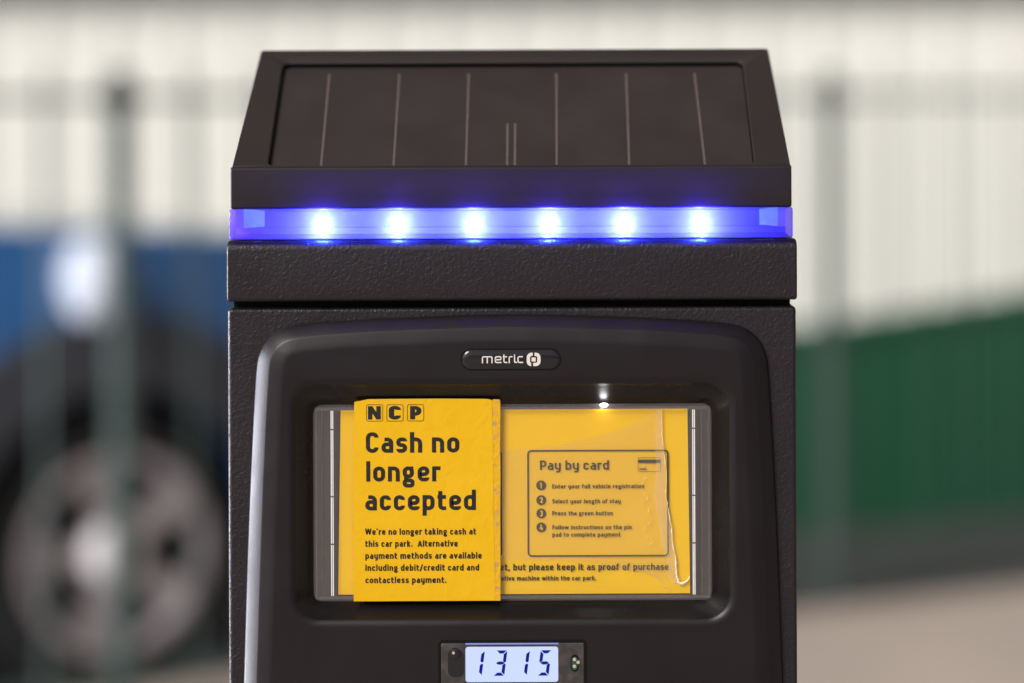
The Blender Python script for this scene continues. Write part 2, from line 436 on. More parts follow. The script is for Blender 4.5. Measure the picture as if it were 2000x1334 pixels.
# green hoarding
def hoarding():
    a = R(26); o = Vector((.45, 6.30, 0))
    def rise(mb):            # the hoarding follows the rising ground: its top climbs to the right
        for i, v in enumerate(mb.v):
            if v[2] > .5: mb.v[i] = (v[0], v[1], v[2] - .096 + .083 * v[0])
        return mb
    root = empty('green_hoarding', o, a)
    tag(root, 'low dark green painted hoarding running away to the right behind the railing', 'hoarding')
    m = MB(); x = 0.0; poly = []
    while x < 3.7:
        poly += [(x, 0), (x + 1.245, 0), (x + 1.247, .006), (x + 1.25, 0)]; x += 1.25
    poly += [(x, 0), (x, .04), (0, .04)]
    m.prism(poly, 'z', .06, .76); rise(m).build('board_panel', M['green'], root, smooth=False)
    m = MB(); m.box(-.02, 3.80, -.02, .06, .761, .80); rise(m).build('top_rail', M['green'], root, bevel=.006)
    for k in range(3):
        m = MB(); m.box(k * 1.6, k * 1.6 + .09, .041, .13, 0, .75); rise(m).build('post', M['green'], root, bevel=.006)
    m = MB(); m.box(-.02, 3.80, -.005, .045, -.012, .058); m.build('kickboard', M['ground'], root)
hoarding()

# railing
def railing():
    root = empty('railing', F0, FA)
    tag(root, 'tall grey green metal railing with thin upright bars behind the pay machine', 'railing')
    s0, s1 = -2.39, 4.78
    m = MB(); m.box(s0, s1, -.012, .012, 1.519, 1.541); m.build('top_rail', M['rail_paint'], root, bevel=.004)
    m = MB(); m.box(s0, s1, -.016, .016, .10, .136); m.build('bottom_rail', M['rail_paint'], root, bevel=.004)
    for k in range(-1, 3):
        s = k * 2.39
        m = MB(); m.box(s - .025, s + .025, -.025, .025, .0, 1.60); po = m.build('post', M['rail_paint'], root, bevel=.006)
        m = MB(); m.box(s - .036, s + .036, -.036, .036, 1.50, 1.56); m.build('clamp', M['rail_dark'], po, bevel=.01)
        if k < 2 or True:
            n = 12
            for j in range(1, n):
                x = s + 2.39 * j / n
                if x > s1: continue
                if x > s0 and k < 2:
                    b = MB(); b.cyl((x, 0, .10), (x, 0, 1.585), .0088, 10); b.lathe([(.0088, 0), (.006, .005), (.002, .007)], (x, 0, 1.585), (0, 0, 1), 10)
                    b.build('bar', M['rail_paint'], root)
railing()

# car
def car():
    wheel_c = Vector((-1.03, 6.22 - CAM_D, 0)); a = R(33)
    f = Vector((math.cos(a), math.sin(a), 0)); nrm = Vector((-math.sin(a), math.cos(a), 0))
    fw = 1.36; hw = .90
    loc = wheel_c - f * fw + nrm * (hw - .02); loc.z = .012
    root = empty('parked_car', loc, a)
    tag(root, 'blue car with dark arches and silver wheels parked behind the railing', 'car')
    def arch(cx, r=.43, n=14):
        return [(cx + r * math.cos(R(t)), .35 + r * math.sin(R(t))) for t in [180 - 180 * k / n for k in range(n + 1)]]
    low = [(-2.2, .40), (-2.14, .32)] + [(-fw - .43, .32)] + arch(-fw) + [(-fw + .43, .32), (fw - .43, .32)] + arch(fw) + [(fw + .43, .32), (2.16, .34), (2.24, .48), (2.25, .84), (2.17, 1.05), (1.95, 1.15), (1.02, 1.20),
           (.9, 1.22), (-1.9, 1.24), (-2.2, 1.18), (-2.27, .8)]
    m = MB(); m.prism(low, 'y', -hw, hw); m.build('body', M['car_blue'], root, bevel=.06, seg=4, ang=50)
    cab = [(1.0, 1.18), (.28, 1.70), (-.2, 1.76), (-1.5, 1.74), (-2.12, 1.18)]
    m = MB(); n = len(cab)
    m.loft([[(x, -hw + .04 if z < 1.3 else -hw + .17, z) for x, z in cab], [(x, hw - .04 if z < 1.3 else hw - .17, z) for x, z in cab]], True, True)
    m.build('cabin', M['car_blue'], root, bevel=.05, seg=3, ang=25)
    for sgn in (-1, 1):
        for poly in ([(.80, 1.25), (.22, 1.66), (-.42, 1.68), (-.42, 1.25)], [(-.52, 1.25), (-.52, 1.68), (-1.42, 1.66), (-1.85, 1.25)]):
            m = MB()
            pts = [(x, sgn * (hw - .04 - (z - 1.20) * .255 + .022), z) for x, z in poly]; q = [(x, y - sgn * .03, z) for x, y, z in pts]
            m.loft([pts, q], True, True); m.build('window', M['glass'], root, smooth=False)
        # arch cladding and sill
        for cx in (fw, -fw):
            m = MB(); o_, i_ = arch(cx, .62, 18), arch(cx, .425, 18)
            L = []
            for y in (sgn * (hw - .02), sgn * (hw + .022)):
                L.append([(x, y, z) for x, z in o_] + [(x, y, z) for x, z in i_[::-1]])
            m.loft(L, True, True); m.build('arch_trim', M['car_dark'], root, bevel=.006)
            c = (cx, sgn * (hw - .20), .35)
            t = MB(); t.loft([[(c[0] + r * math.cos(2 * math.pi * i / 40), c[1] + sgn * d, c[2] + r * math.sin(2 * math.pi * i / 40)) for i in range(40)] for r, d in
                [(.252, .15), (.25, .0), (.345, .012), (.365, .05), (.368, .11), (.36, .165), (.345, .19), (.258, .20), (.252, .15)]])
            wh = empty('wheel', c); wh.parent = root
            off = [tuple(Vector(v) - Vector(c)) for v in t.v]; t.v = off
            t.build('tyre', M['tyre'], wh)
            rm = MB()
            L = [(.252, .0), (.252, .17), (.262, .205), (.235, .205), (.226, .17), (.215, .02), (.19, .0)]
            LL = [[(r * math.cos(2 * math.pi * i / 40), sgn * t_, r * math.sin(2 * math.pi * i / 40)) for i in range(40)] for r, t_ in L]
            rm.loft(LL[:2], mi=1); rm.loft(LL[1:5]); rm.loft(LL[4:], mi=1)
            for k in range(5):
                t0 = 2 * math.pi * k / 5 - .61 * sgn
                u = Vector((math.cos(t0), 0, math.sin(t0))); v = Vector((-math.sin(t0), 0, math.cos(t0)))
                def q(r, wd, y): return [u * r + v * wd + Vector((0, sgn * y, 0)), u * r - v * wd + Vector((0, sgn * y, 0)), u * r - v * wd * .8 + Vector((0, sgn * (y - .04), 0)), u * r + v * wd * .8 + Vector((0, sgn * (y - .04), 0))]
                rm.loft([q(.03, .034, .175), q(.12, .034, .185), q(.235, .042, .195)], True, True)
            bd_ = MB(); bd_.lathe([(.20, .02), (.20, .05), (.08, .06), (.0, .06)], (0, 0, 0), (0, sgn, 0), 32); bd_.build('brake_disc', M['car_dark'], wh)
            rm.build('rim', [M['alloy'], M['gasket']], wh)
            hb = MB(); hb.lathe([(.078, .15), (.076, .195), (.05, .21), (.0, .212)], (0, 0, 0), (0, sgn, 0), 24)
            hb.build('hub_cap', M['plate_white'], wh)
        m = MB(); m.box(-fw + .5, fw - .5, min(sgn * (hw - .02), sgn * (hw + .015)), max(sgn * (hw - .02), sgn * (hw + .015)), .30, .46); m.build('sill', M['car_dark'], root, bevel=.01)
        m = MB(); m.lathe([(.02, 0), (.10, .03), (.115, .07), (.10, .12), (.04, .15)], (1.35, sgn * (hw + .06), 1.06), (-1, 0, 0), 24)
        mir = m.build('mirror', M['mirror_white'], root)
        m = MB(); m.cyl((1.31, sgn * (hw - .08), 1.02), (1.34, sgn * (hw + .06), 1.05), .02, 10); m.build('mirror_arm', M['car_dark'], mir)
        m = MB(); m.lathe([(.12, 0), (.12, .03), (.07, .055), (0, .06)], (2.19, sgn * .66, .80), (1, 0, .1), 24); m.build('headlight', M['lamp_glass'], root)
        m = MB(); m.box(-2.285, -2.20, min(sgn * .55, sgn * .84), max(sgn * .55, sgn * .84), .78, .98); m.build('tail_light', mat('red_lens', (.35, .01, .01), .2), root, bevel=.02)
    m = MB(); m.box(2.1, 2.30, -.86, .86, .36, .56); m.build('bumper', M['car_dark'], root, bevel=.04)
    m = MB(); m.box(-2.30, -2.1, -.86, .86, .38, .58); m.build('bumper', M['car_dark'], root, bevel=.04)
    m = MB(); m.add([(.96, -.78, 1.23), (.96, .78, 1.23), (.34, .68, 1.68), (.34, -.68, 1.68), (.93, -.78, 1.22), (.93, .78, 1.22), (.31, .68, 1.67), (.31, -.68, 1.67)],
                    [(0, 1, 2, 3), (4, 7, 6, 5), (0, 4, 5, 1), (1, 5, 6, 2), (2, 6, 7, 3), (3, 7, 4, 0)])
    for i, v in enumerate(m.v): m.v[i] = (v[0] + .012, v[1], v[2] + .012)
    m.build('windscreen', M['glass'], root, smooth=False)
    m = MB(); m.box(-1.9, 1.9, -.70, .70, .22, .62); m.build('underbody', M['gasket'], root)
car()

# ================================================================== THE PAY MACHINE
mach = empty('pay_machine', (0, .12, 0), 0, True)
tag(mach, 'black parking pay machine with a glowing blue light bar, solar panel top and digital clock', 'pay machine')
CX = 998.0

# cabinet
m = MB(); m.box(fx(442.5), fx(1553.5), 0, .27, .05, fz(600)); m.build('cabinet', M['powder'], mach, bevel=.0028, seg=4)
m = MB(); m.box(fx(470), fx(1526), .02, .25, 0, .05); m.build('plinth', M['gasket'], mach)
m = MB(); m.box(fx(452), fx(1545), .010, .255, fz(600.3), fz(586)); m.build('neck', M['gasket'], mach)

# header: folded hood with a rounded upper edge
def arc(cy, cz, r, a0, a1, n=6): return [(cy + r * math.cos(R(a0 + (a1 - a0) * k / n)), cz + r * math.sin(R(a0 + (a1 - a0) * k / n))) for k in range(n + 1)]
proud(.006)
zt, zb = fz(469), fz(588)
prof = [(.262, zb), (.262, zt)] + arc(.0005, zt - .0062, .0062, 90, 180, 8) + arc(-.0027, zb + .003, .003, 180, 270, 5)
m = MB(); m.prism(prof, 'x', fx(441), fx(1556)); m.build('header', M['powder'], mach, bevel=.0016, seg=3, ang=60)

# lid with sloping top
proud(0)
YM = .098
def slope(px, py):
    """point of the lid's sloping top: rises .078 m over .098 m of depth"""
    z0 = fz(325); z1 = 1.5629
    k = (py - 190) / 3000.0; dk = YM / CAM_D
    v = (CAM_Z - k - z0) / ((z1 - z0) + k * dk)
    s = 1 + v * dk
    return Vector(((px - 1000) / 3000.0 * s, v * YM, z0 + v * (z1 - z0)))
SN = Vector((0, -(1.5629 - fz(325)), YM)).normalized()      # outward normal of the slope
bl, br, tl, tr = slope(453, 325), slope(1543, 325), slope(511, 97), slope(1500, 97)
def rquad(a, b, c, d, r, n=5):
    """rounded four-sided loop, r = fraction radii in metres"""
    P = [a, b, c, d]; out = []
    for i in range(4):
        p0, p1, p2 = P[i - 1], P[i], P[(i + 1) % 4]
        u = (p0 - p1).normalized() * r; v = (p2 - p1).normalized() * r
        for k in range(n + 1):
            t = k / n; out.append(p1 + u * (1 - t) ** 2 + v * t ** 2)
    return out
def inset_quad(f, dz):
    q = [slope(*p) for p in f]; return [p + SN * dz for p in q]
m = MB()
outer = rquad(bl, br, tr, tl, .0022)
rec0 = rquad(*[slope(*p) for p in ((520, 322.5), (1476, 322.5), (1453, 119), (551, 119))], .006)
rec0b = rquad(*[p - SN * .0008 for p in [slope(*q) for q in ((523, 322), (1473, 322), (1450.5, 121), (553.5, 121))]], .0055)
rec1 = rquad(*[p - SN * .0046 for p in [slope(*q) for q in ((525, 321.5), (1471, 321.5), (1449, 122.5), (555, 122.5))]], .005)
bot = [Vector((fx(451) if i < 6 or i >= 18 else fx(1544), 0, 0)) for i in range(24)]
band_in = [p - SN * 0 for p in outer]
def drop(loop, dz): return [p + Vector((0, 0, dz)) for p in loop]
m.loft([outer, rec0, rec0b]); m.loft([rec0b, rec1], mi=1)  # recess wall in seal black, which also paints in its shade
# lid body below the slope: front band, sides, back
base = []
for p in outer:
    fr = min(1, max(0, p.y / YM))
    sx = (fx(451) if p.x < 0 else fx(1544))
    base.append(Vector((p.x + (sx - p.x) * 1.0 if abs(p.x) > .15 else p.x, max(p.y, 0) * 2.45, fz(405.5))))
mid = [Vector((p.x * 1.001, p.y - .0008, p.z - .0016)) for p in outer]
m.loft([outer, mid, base], False, True)
m.build('lid', [M['lid'], M['gasket']], mach, smooth=True)
# front band stands a hair proud of the slope's foot
m = MB()
prof = [(.010, fz(406)), (.010, fz(326))] + arc(.0002, fz(324) - .0022, .0022, 80, 180, 6) + [(-.002, fz(406))]
m.prism(prof, 'x', fx(450), fx(1545)); m.build('front_band', M['band'], mach, bevel=.0012, seg=3, ang=60)

m = MB()
q = [p - SN * .0041 for p in [slope(*k) for k in ((522, 323), (1474, 323), (1452, 120), (552, 120))]]
m.add(q, [(0, 1, 2, 3)])
sp = m
def bar_line(x0, x1, y0=323, y1=135, wd=4.8, mi=1):
    a, b = slope(x0, y0) - SN * .0039, slope(x1, y1) - SN * .0039
    h = Vector((wd / 6000, 0, 0))
    sp.add([a - h, a + h, b + h, b - h], [(0, 1, 2, 3)], mi)
for x0, x1 in ((625, 643), (767, 780), (909, 915.5), (1087, 1087), (1229, 1223.5), (1378, 1357)): bar_line(x0, x1)
bar_line(990, 991, 321, 232, 5); bar_line(1005, 1006, 321, 232, 5)
sp.build('solar_panel', [M['solar'], M['busbar']], mach, smooth=False)

# light bar
proud(.006)
lb = MB(); lb.box(fx(447.5), fx(1547), -.0085, .0008, fz(465.5), fz(406.5))
bar = lb.build('light_bar', M['bar'], mach, bevel=.0012, seg=3)
m = MB()
x0, x1 = fx(452), fx(1542)
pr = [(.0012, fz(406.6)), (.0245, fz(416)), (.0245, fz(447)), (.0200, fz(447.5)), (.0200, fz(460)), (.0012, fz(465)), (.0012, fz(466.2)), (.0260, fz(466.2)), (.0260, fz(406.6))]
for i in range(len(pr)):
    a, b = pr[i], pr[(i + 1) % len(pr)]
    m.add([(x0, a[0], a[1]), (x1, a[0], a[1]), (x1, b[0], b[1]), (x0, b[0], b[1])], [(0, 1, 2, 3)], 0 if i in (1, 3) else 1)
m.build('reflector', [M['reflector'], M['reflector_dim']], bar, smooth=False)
for a, b in ((457, 508), (1490, 1535)):
    m = MB(); xo, xi = (fx(a), fx(b)) if a < 900 else (fx(b), fx(a))
    m.prism([(xo, .0016), (xo + (xi - xo) * .3, .0030), (xi, .0190), (xo, .0190)], 'z', fz(445), fz(408)); m.build('end_block', M['end_white'], bar, smooth=False)
for px in (627, 776, 924.5, 1072, 1219.5, 1369):
    m = MB(); m.lathe([(.0005, -.0016), (.0019, -.0010), (.0027, .0), (.0019, .0010), (.0005, .0016)], (fx(px), .0032, fz(439)), (0, 0, 1), 16)
    led = m.build('led', M['led'], bar)
    pl = bpy.data.lights.new('led_light', 'SPOT'); pl.energy = .34; pl.spot_size = R(165); pl.spot_blend = .4; pl.color = (.13, .05, 1); pl.shadow_soft_size = .0025
    po = bpy.data.objects.new('led_light', pl); COL.objects.link(po); po.parent = led; po.location = Vector((fx(px), -.0125, fz(438))) - Vector((0, .12, 0)); po.rotation_euler = (R(172), 0, 0)

# fascia: raised moulded panel with arched top, around the notice window
def polar(poly, cx, cy, thetas):
    out = []
    n = len(poly)
    ang = [math.atan2(p[1] - cy, p[0] - cx) for p in poly]
    for t in thetas:
        dx, dy = math.cos(t), math.sin(t); best = None
        for i in range(n):
            a, b = poly[i], poly[(i + 1) % n]
            ax, ay, bx_, by_ = a[0] - cx, a[1] - cy, b[0] - cx, b[1] - cy
            den = dx * (by_ - ay) - dy * (bx_ - ax)
            if abs(den) < 1e-12: continue
            s = (ax * (by_ - ay) - ay * (bx_ - ax)) / den
            u = (ax * dy - ay * dx) / den
            if s > 0 and -1e-9 <= u <= 1 + 1e-9 and (best is None or s > best): best = s
        out.append((cx + dx * best, cy + dy * best))
    return out
half = [(998, 613.5), (930, 614.3), (860, 616.3), (795, 618.7), (720, 621.5), (640, 626.5), (590, 631), (564, 635), (545, 641), (529, 650.5), (517, 662), (508, 677), (502, 692), (498, 712), (494, 770),
        (488.5, 870), (482.5, 1000), (477, 1150), (471, 1334), (465, 1500), (461, 1640), (463, 1680), (476, 1712), (505, 1730), (560, 1738), (760, 1742), (998, 1743)]
def smooth_poly(P, it=3):
    for _ in range(it):
        Q = [P[0]]
        for a, b in zip(P[:-1], P[1:]):
            Q += [(a[0] * .75 + b[0] * .25, a[1] * .75 + b[1] * .25), (a[0] * .25 + b[0] * .75, a[1] * .25 + b[1] * .75)]
        Q.append(P[-1]); P = Q
    return P
hp = smooth_poly(half, 2)
out_poly = hp + [(2 * CX - x, y) for x, y in hp[-2:0:-1]]
def offset(poly, d):
    n = len(poly); res = []
    for i in range(n):
        a, b, c = Vector(poly[i - 1]), Vector(poly[i]), Vector(poly[(i + 1) % n])
        t = (c - a).normalized(); nn = Vector((-t.y, t.x))
        if nn.dot(Vector((CX, 1150)) - b) < 0: nn = -nn
        res.append(tuple(b + nn * d))
    return res
TH = [2 * math.pi * k / 900 for k in range(900)]
WC = (CX, 985)
loops = []
def addloop(poly, p):
    proud(p); loops.append([(fx(x), -p, fz(y)) for x, y in polar(poly, WC[0], WC[1], TH)])
prot = [(0, .0002), (.8, .0022), (2.5, .0032), (5, .0040), (25, .0113), (27, .0116), (31, .0120), (36, .0125), (42, .0131), (48, .0136), (53, .01395), (56, .0140)]
for d, p_ in prot: addloop(offset(out_poly, d) if d else out_poly, p_)
def rr(x0, x1, y0, y1, r):
    return rrect(x0, x1, y0, y1, r, 12)
W0 = (561, 1435, 737, 1223, 56)
def ins(k, r=None): return rr(W0[0] + k, W0[1] - k, W0[2] + k, W0[3] - k, max(8, W0[4] - k * .6))
for k, p_ in ((-2, .0140), (0, .0140), (5, .01375), (10, .0130), (13, .0122)): addloop(ins(k), p_)
fl = loops; loops = []
for k, p_ in ((13, .0122), (15.5, .0112), (17.5, .0103)): addloop(ins(k), p_)
addloop(rr(606, 1390, 786, 1176, 22), .0016)
addloop(rr(609, 1387, 789, 1173, 18), .0009)
m = MB(); m.loft(loops)
so = m.build('window_surround', M['surround'], mach); so.data.set_sharp_from_angle(angle=R(75))
m = MB(); m.loft(fl)
fas = m.build('fascia', M['plastic'], mach)
fas.data.set_sharp_from_angle(angle=R(75))

# badge
proud(.0147)
bd = MB()
L = []
for k, p_ in ((-2.5, .01403), (0, .0138)): L.append([(x, -p_, z) for x, z in rrect(fx(900 + k), fx(1092 - k), fz(721 - k), fz(683 + k), .0063 - k / 3000, 10)])
for k, p_ in ((0.6, .0143), (2.5, .0148), (6, .0152), (11, .0154)): L.append([(x, -p_, z) for x, z in rrect(fx(900 + k), fx(1092 - k), fz(721 - k), fz(683 + k), .0062 - k / 3000, 10)])
bd.loft(L[2:], False, True); badge = bd.build('badge', M['plastic_gloss'], mach)
gr = MB(); gr.loft([[(p[0], -.01412, p[2]) for p in L[0]], [(p[0], -.01412, p[2]) for p in L[3]]]); gr.build('groove', M['gasket'], badge)
tx = MB()
def mark(strokes, w, closed=False, r=0, y=-.01552):
    for i, (pts, rad, cl) in enumerate(strokes):
        P = fillet([(p[0], -p[1]) for p in pts], rad, cl)
        stroke(tx, P, w, cl, lambda p, i=i: (fx(p.x), y - .000012 * (i % 4), fz(-p.y)))
x_, b_ = 696.4, 707.6
mark([([(940.4, 709), (940.4, x_), (949.8, x_), (949.8, 709)], 2.2, False), ([(949.5, x_), (959, x_), (959, 709)], 2.2, False),
      ([(965.6, 702.2), (976.4, 702.2), (976.4, x_), (965.6, x_), (965.6, b_), (977.5, b_)], 2.2, False),
      ([(982.2, 692), (982.2, b_), (989, b_)], 3, False), ([(980, x_), (988.4, x_)], 0, False),
      ([(992.6, 709), (992.6, x_), (999, x_)], 2.2, False),
      ([(1003, x_ - 1.2), (1003, b_), (1008, b_)], 2, False), ([(1003, 692), (1003, 694.4)], 0, False),
      ([(1019.5, x_), (1009.8, x_), (1009.8, b_), (1019.8, b_)], 2.5, False)], 2.35)
mark([([(1038.5, 692), (1030, 692), (1030, 711.6), (1035.5, 711.6)], 6, False), ([(1042, 692), (1050.5, 692), (1050.5, 711.6), (1039.5, 711.6)], 6, False)], 6.4)
mark([([(1036.2, 702), (1044.2, 702)], 0, False)], 8)
tx.build('lettering', M['badge_white'], badge, smooth=False)

# window back and clear card holder
proud(.0045)
m = MB(); m.box(fx(600), fx(1396), -.0007, -.0003, fz(1180), fz(780)); m.build('window_back', M['holder_back'], mach)
hold = MB(); hold.box(fx(613), fx(1383.5), -.0046, -.0038, fz(1169.5), fz(793.5))
ho = hold.build('card_holder', M['acrylic'], mach, bevel=.0003, seg=2)
m = MB()
for xa, xb in ((613, 617), (1379.5, 1383.5), (1366, 1368)): m.box(fx(xa), fx(xb), -.0054, -.00465, fz(1169), fz(794))
m.box(fx(617.2), fx(1379.2), -.0054, -.00465, fz(800), fz(794)); m.box(fx(617.2), fx(1379.2), -.0054, -.00465, fz(1169), fz(1163))
m.box(fx(625), fx(627), -.0052, -.00465, fz(1162.8), fz(800.2))
m.build('holder_edge', M['acrylic_edge'], ho, bevel=.0002, seg=2)
for xa in (643.5, 1349.5):
    m = MB()
    for ya, yb in ((801, 836), (839, 967), (970, 1060), (1063, 1162)):
        for dx in (0, 3.2): m.box(fx(xa + dx), fx(xa + dx + 1.7), -.0053, -.00465, fz(yb), fz(ya))
    m.build('rib', M['plate_white'], ho)
# glowing bead added for the bright reflection above the card
m = MB(); m.lathe([(.0001, -.0024), (.0007, -.0019), (.0011, -.0010), (.0012, 0), (.0011, .0010), (.0007, .0019), (.0001, .0024)], (fx(1177), -.0056, fz(791.5)), (1, 0, 0), 14); m.build('window_glint', M['spark'], mach)

# clock display
proud(.0147)
disp = MB(); disp.box(fx(857), fx(1137), -.0146, -.0120, fz(1352), fz(1256))
di = disp.build('display', mat('grey_display_base', (.036, .032, .032), .2, .5, var=(120, (.060, .052, .050), .45, .6)), mach, bevel=.0009, seg=3)
gr = MB(); frame_strip(gr, fx(851.5), fx(1142.5), fz(1357), fz(1250), .003, .0032, -.01411); gr.build('gasket', M['gasket'], di)
m = MB(); m.prism([(x, z) for x, z in rrect(fx(905), fx(1086), fz(1332), fz(1263), .0018, 6)], 'y', -.01482, -.0147); sc = m.build('screen', M['screen'], di, smooth=False)
m = MB(); m.box(fx(905), fx(1086.5), -.01485, -.0147, fz(1258.6), fz(1255.8)); m.box(fx(905), fx(1086.5), -.01485, -.0147, fz(1340), fz(1335)); m.build('light_edge', emit('lcd_edge_light', (.35, .42, 1), .6), sc, smooth=False)
sg = MB()
def seven(xr, segs, top=1270, bot=1319.6, wd=21.5, sw=6.2):
    """slanted seven-segment digit, xr = right edge of the top"""
    sl = 6.5
    H = bot - top; mid = (top + bot) / 2
    def P(x, y): return (xr - wd + x + (mid - y) / H * sl * .0 + (bot - y) / H * sl - sl, y)
    g = .9
    S_ = {'a': [(g, top), (wd - g, top), (wd - sw - g, top + sw), (sw + g, top + sw)],
          'd': [(g, bot), (wd - g, bot), (wd - sw - g, bot - sw), (sw + g, bot - sw)],
          'g': [(g + 1, mid), (sw + g, mid - sw / 2), (wd - sw - g, mid - sw / 2), (wd - g - 1, mid), (wd - sw - g, mid + sw / 2), (sw + g, mid + sw / 2)],
          'b': [(wd, top + g + .6), (wd, mid - g - 1.5), (wd - sw / 2, mid - g), (wd - sw, mid - sw / 2 - g), (wd - sw, top + sw + g)],
          'c': [(wd, mid + g + 1.5), (wd, bot - g - .6), (wd - sw, bot - sw - g), (wd - sw, mid + sw / 2 + g), (wd - sw / 2, mid + g)],
          'f': [(0, top + g + .6), (sw, top + sw + g), (sw, mid - sw / 2 - g), (sw / 2, mid - g), (0, mid - g - 1.5)],
          'e': [(0, mid + g + 1.5), (sw / 2, mid + g), (sw, mid + sw / 2 + g), (sw, bot - sw - g), (0, bot - g - .6)]}
    for s in segs:
        pts = [P(*q) for q in S_[s]]
        sg.add([(fx(x), -.01490, fz(y)) for x, y in pts], [tuple(range(len(pts)))])
seven(943, 'bc'); seven(987, 'abgcd'); seven(1031, 'bc'); seven(1073.5, 'afgcd')
sg.build('digits', M['segment'], sc, smooth=False)
m = MB(); m.prism(rrect(fx(870.5), fx(902), fz(1322), fz(1268), .004, 6), 'y', -.01475, -.0146); m.build('sensor_window', M['plastic_gloss'], di, smooth=False)
m = MB(); m.lathe([(.0038, 0), (.0034, .0006), (.0020, .0010), (0, .0012)], (fx(884), -.01476, fz(1276)), (0, -1, 0), 20)
le = m.build('lens', M['plastic_gloss'], di)
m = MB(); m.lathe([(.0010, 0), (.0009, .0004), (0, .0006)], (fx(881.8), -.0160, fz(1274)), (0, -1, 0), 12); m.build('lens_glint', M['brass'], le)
m = MB(); m.prism(rrect(fx(1110.5), fx(1126), fz(1312), fz(1279), .0026, 6), 'y', -.01480, -.0146); m.build('sensor_hole', M['gasket'], di, smooth=False)
m = MB(); m.prism(rrect(fx(1112.5), fx(1123.5), fz(1309), fz(1283), .0018, 6), 'y', -.01486, -.01481); bdp = m.build('circuit_board', M['pcb'], di, smooth=False)
m = MB()
for x, y in ((1118, 1288.5), (1125.2, 1294), (1118, 1302)): m.lathe([(.0012, 0), (.0010, .0005), (0, .0007)], (fx(x), -.01487, fz(y)), (0, -1, 0), 14)
m.build('contact', M['brass'], bdp)

# ================================================================== THE INSTRUCTION CARD (inside the clear holder)
YC = -.0022
proud(.0024)
card = empty('instruction_card', (fx(1000), YC, fz(1161)), 0, True)
tag(card, 'yellow pay by card instruction sheet with four numbered steps, behind the clear window', 'instruction card')
m = MB(); N = 40
for j in range(2): pass
q = [(663, 800), (1340.5, 799), (1344.5, 1160.5), (656.5, 1160.5)]
vs = []; fs = []
for j in range(25):
    for i in range(N + 1):
        u, v = i / N, j / 24
        a = Vector(q[0]).lerp(Vector(q[1]), u); b = Vector(q[3]).lerp(Vector(q[2]), u); c = a.lerp(b, v)
        dy = .0003 * math.sin(u * 7 + v * 2) * (0.3 + u)
        vs.append((fx(c.x), YC + .0004 + dy, fz(c.y)))
for j in range(24):
    for i in range(N): fs.append((j * (N + 1) + i, j * (N + 1) + i + 1, (j + 1) * (N + 1) + i + 1, (j + 1) * (N + 1) + i))
m.add(vs, fs); m.build('sheet', M['card'], card)
YT = YC - .0004
t = MB()
frame_strip(t, fx(1027), fx(1303), fz(1087.5), fz(879), .0028, .0010, YT)
frame_strip(t, fx(690), fx(977.5), fz(1087.5), fz(879), .0028, .0010, YT)
text_line(t, 'Pay by card', 1052, 1186.5, 918, 18.6, YT, .165, .12, .30)
for s, x1, b in (('Enter your full vehicle registration', 1255, 954.4), ('Select your length of stay', 1209, 983.6), ('Press the green button', 1194, 1007),
                 ('Follow instructions on the pin', 1230.5, 1034.4), ('pad to complete payment', 1208.5, 1048.6)):
    text_line(t, s, 1075.5, x1, b, 8.6, YT, .19, .13, .36)
text_line(t, 'et, but please keep it as proof of purchase', 973, 1302.5, 1114, 13.0, YT, .18, .12, .34)
text_line(t, 'ative machine within the car park.', 975, 1161, 1134, 9.4, YT, .185, .13, .36)
for n_, y in zip('1234', (948, 977, 1003, 1030)):
    pts = [(fx(1054 + 9.6 * math.cos(R(a))), YT, fz(y + 9.6 * math.sin(R(a)))) for a in range(0, 360, 12)]
    t.add(pts, [tuple(range(30))])
    wd = glyphs(.2)[n_][0] * 11.5
    text_line(t, n_, 1054 - wd / 2 - (.8 if n_ == '1' else 0), 1054 + wd / 2 - (.8 if n_ == '1' else 0), y + 5.6, 11.2, YT - .00006, .2, mi=1)
frame_strip(t, fx(1243), fx(1287.5), fz(922), fz(894.5), .0006, .00025, YT)
t.add([(fx(x), YT - .00001, fz(y)) for x, y in ((1243.4, 905), (1287, 905), (1287, 898.6), (1243.4, 898.6))], [(0, 1, 2, 3)])
t.add([(fx(x), YT - .00001, fz(y)) for x, y in ((1246, 918), (1260, 918), (1260, 915.8), (1246, 915.8))], [(0, 1, 2, 3)])
t.build('lettering', [M['ink_soft'], M['num']], card, smooth=False)
# clear laminate, its glare coloured in up to a wavy white crease on the right
YF = YT - .0003
edge = [(1290, 800), (1291, 850), (1296, 895), (1299, 930), (1297, 965), (1303, 1000), (1309, 1030), (1310, 1060), (1316, 1090), (1318, 1120), (1322, 1140)]
fine = []
for a, b in zip(edge[:-1], edge[1:]):
    for k in range(6):
        tt = k / 6; fine.append((a[0] + (b[0] - a[0]) * tt + random.uniform(-.9, .9), a[1] + (b[1] - a[1]) * tt))
fine.append(edge[-1])
def curve_left(y):   # upper left boundary of the painted glare haze
    return 0
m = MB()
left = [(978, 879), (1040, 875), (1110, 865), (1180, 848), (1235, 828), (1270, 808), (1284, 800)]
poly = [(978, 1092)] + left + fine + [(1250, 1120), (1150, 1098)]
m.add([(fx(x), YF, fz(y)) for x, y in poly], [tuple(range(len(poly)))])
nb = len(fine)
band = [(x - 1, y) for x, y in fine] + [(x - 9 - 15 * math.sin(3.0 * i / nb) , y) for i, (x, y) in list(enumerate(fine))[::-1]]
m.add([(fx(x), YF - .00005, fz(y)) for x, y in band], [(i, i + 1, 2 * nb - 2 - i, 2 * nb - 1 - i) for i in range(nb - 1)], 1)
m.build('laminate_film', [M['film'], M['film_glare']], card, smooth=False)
m = MB(); Lc = []
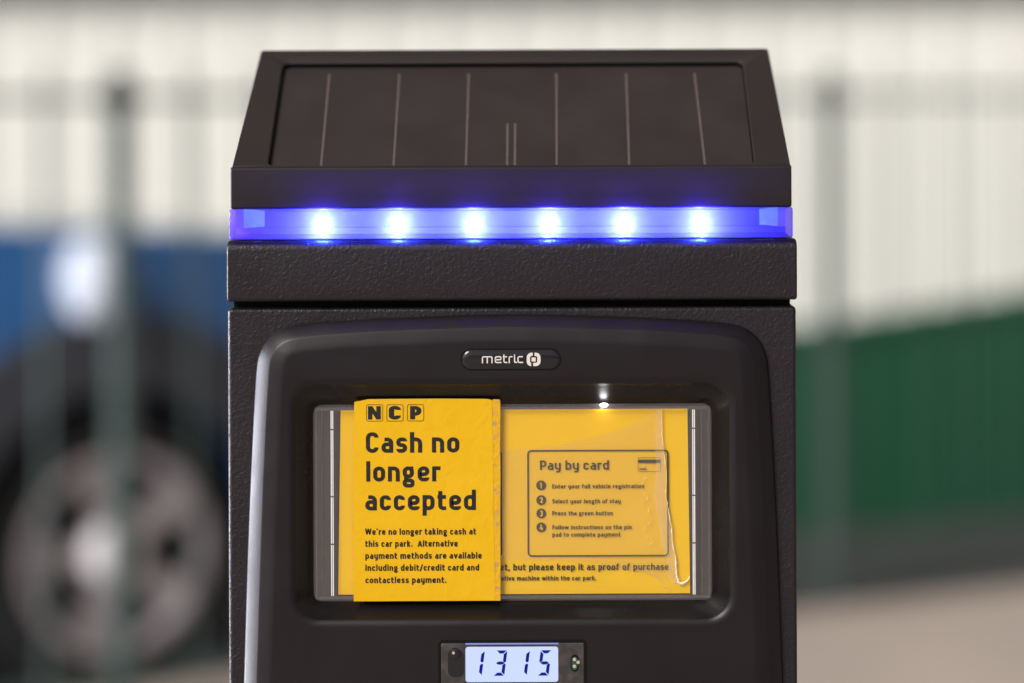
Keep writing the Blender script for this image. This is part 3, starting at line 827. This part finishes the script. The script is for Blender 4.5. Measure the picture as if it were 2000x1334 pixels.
for i, (x, y) in enumerate(fine):
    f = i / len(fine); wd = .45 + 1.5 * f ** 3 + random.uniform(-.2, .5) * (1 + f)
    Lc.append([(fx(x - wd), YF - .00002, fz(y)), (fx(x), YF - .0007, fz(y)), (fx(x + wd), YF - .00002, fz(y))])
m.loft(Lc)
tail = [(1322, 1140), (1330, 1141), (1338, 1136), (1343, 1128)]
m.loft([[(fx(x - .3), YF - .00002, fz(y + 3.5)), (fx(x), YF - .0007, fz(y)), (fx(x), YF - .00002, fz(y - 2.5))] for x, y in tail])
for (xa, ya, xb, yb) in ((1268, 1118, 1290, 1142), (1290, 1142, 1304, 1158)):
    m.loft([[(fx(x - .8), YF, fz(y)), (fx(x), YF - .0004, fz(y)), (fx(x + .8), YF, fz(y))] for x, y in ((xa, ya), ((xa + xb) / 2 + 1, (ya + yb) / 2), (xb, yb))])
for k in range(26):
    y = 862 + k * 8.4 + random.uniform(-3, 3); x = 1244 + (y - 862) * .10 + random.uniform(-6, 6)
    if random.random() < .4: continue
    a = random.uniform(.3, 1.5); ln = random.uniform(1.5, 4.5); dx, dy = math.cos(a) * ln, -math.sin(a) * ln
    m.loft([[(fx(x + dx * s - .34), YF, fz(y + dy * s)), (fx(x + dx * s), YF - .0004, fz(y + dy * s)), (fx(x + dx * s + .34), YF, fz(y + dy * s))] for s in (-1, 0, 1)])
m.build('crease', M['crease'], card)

# ================================================================== THE STUCK-ON NOTICE
YN = -.0060
proud(.0060)
note = empty('taped_notice', (fx(830), YN, fz(1173)), 0, True)
tag(note, 'yellow sticker reading Cash no longer accepted, stuck over the left of the window', 'notice')
top = [(689.5, 784.5), (693, 782.6), (700, 782.2), (708, 780.4), (716, 778.6), (760, 778.2), (860, 778.0), (940, 778.8), (952, 779.2), (958.5, 781.5)]
poly = top + [(960.5, 900), (961, 1000), (963, 1173), (687.2, 1173.3), (687.8, 1000)]
m = MB(); m.prism([(fx(x), fz(y)) for x, y in poly], 'y', YN, YN + .00025); m.build('sheet', M['yellow'], note, smooth=False)
poly = [(959, 781.4), (962, 779.6), (973, 780), (975, 783), (974.3, 860), (974.6, 930), (973.8, 1000), (974, 1100), (973.6, 1173), (963.3, 1173), (961.4, 1000), (960.8, 900)]
m = MB(); m.prism([(fx(x), fz(y)) for x, y in poly], 'y', YN - .0001, YN + .0004); m.build('peeling_edge', M['yellow_edge'], note, smooth=False)
t = MB(); Y2 = YN - .00012
for x in (712.8, 752.6, 792.8):
    frame_strip(t, fx(x), fx(x + 33), fz(822), fz(789), .0013, .00036, Y2)
text_line(t, 'N', 716.2, 741.4, 818.2, 26, Y2, .23, mi=0)
text_line(t, 'C', 757, 780.5, 818.4, 26.6, Y2, .25)
text_line(t, 'P', 798.5, 820.5, 818.2, 26, Y2, .25)
text_line(t, 'Cash no', 712, 894.5, 883.3, 40.2, Y2, .185, .13, .30)
text_line(t, 'longer', 712.5, 857.5, 939.5, 39.8, Y2, .185, .13, .30)
text_line(t, 'accepted', 710.5, 926.5, 995.7, 39.8, Y2, .185, .13, .30)
for s, x1, b in (("We're no longer taking cash at", 926.5, 1043.6), ('this car park.  Alternative', 890.8, 1067), ('payment methods are available', 937.6, 1090.6),
                 ('including debit/credit card and', 932.4, 1114), ('contactless payment.', 868.4, 1138)):
    text_line(t, s, 710, x1, b, 12.6, Y2, .205, .11, .33)
t.build('lettering', M['ink'], note, smooth=False)

for o in bpy.data.objects:
    if '_base' in o: del o['_base']
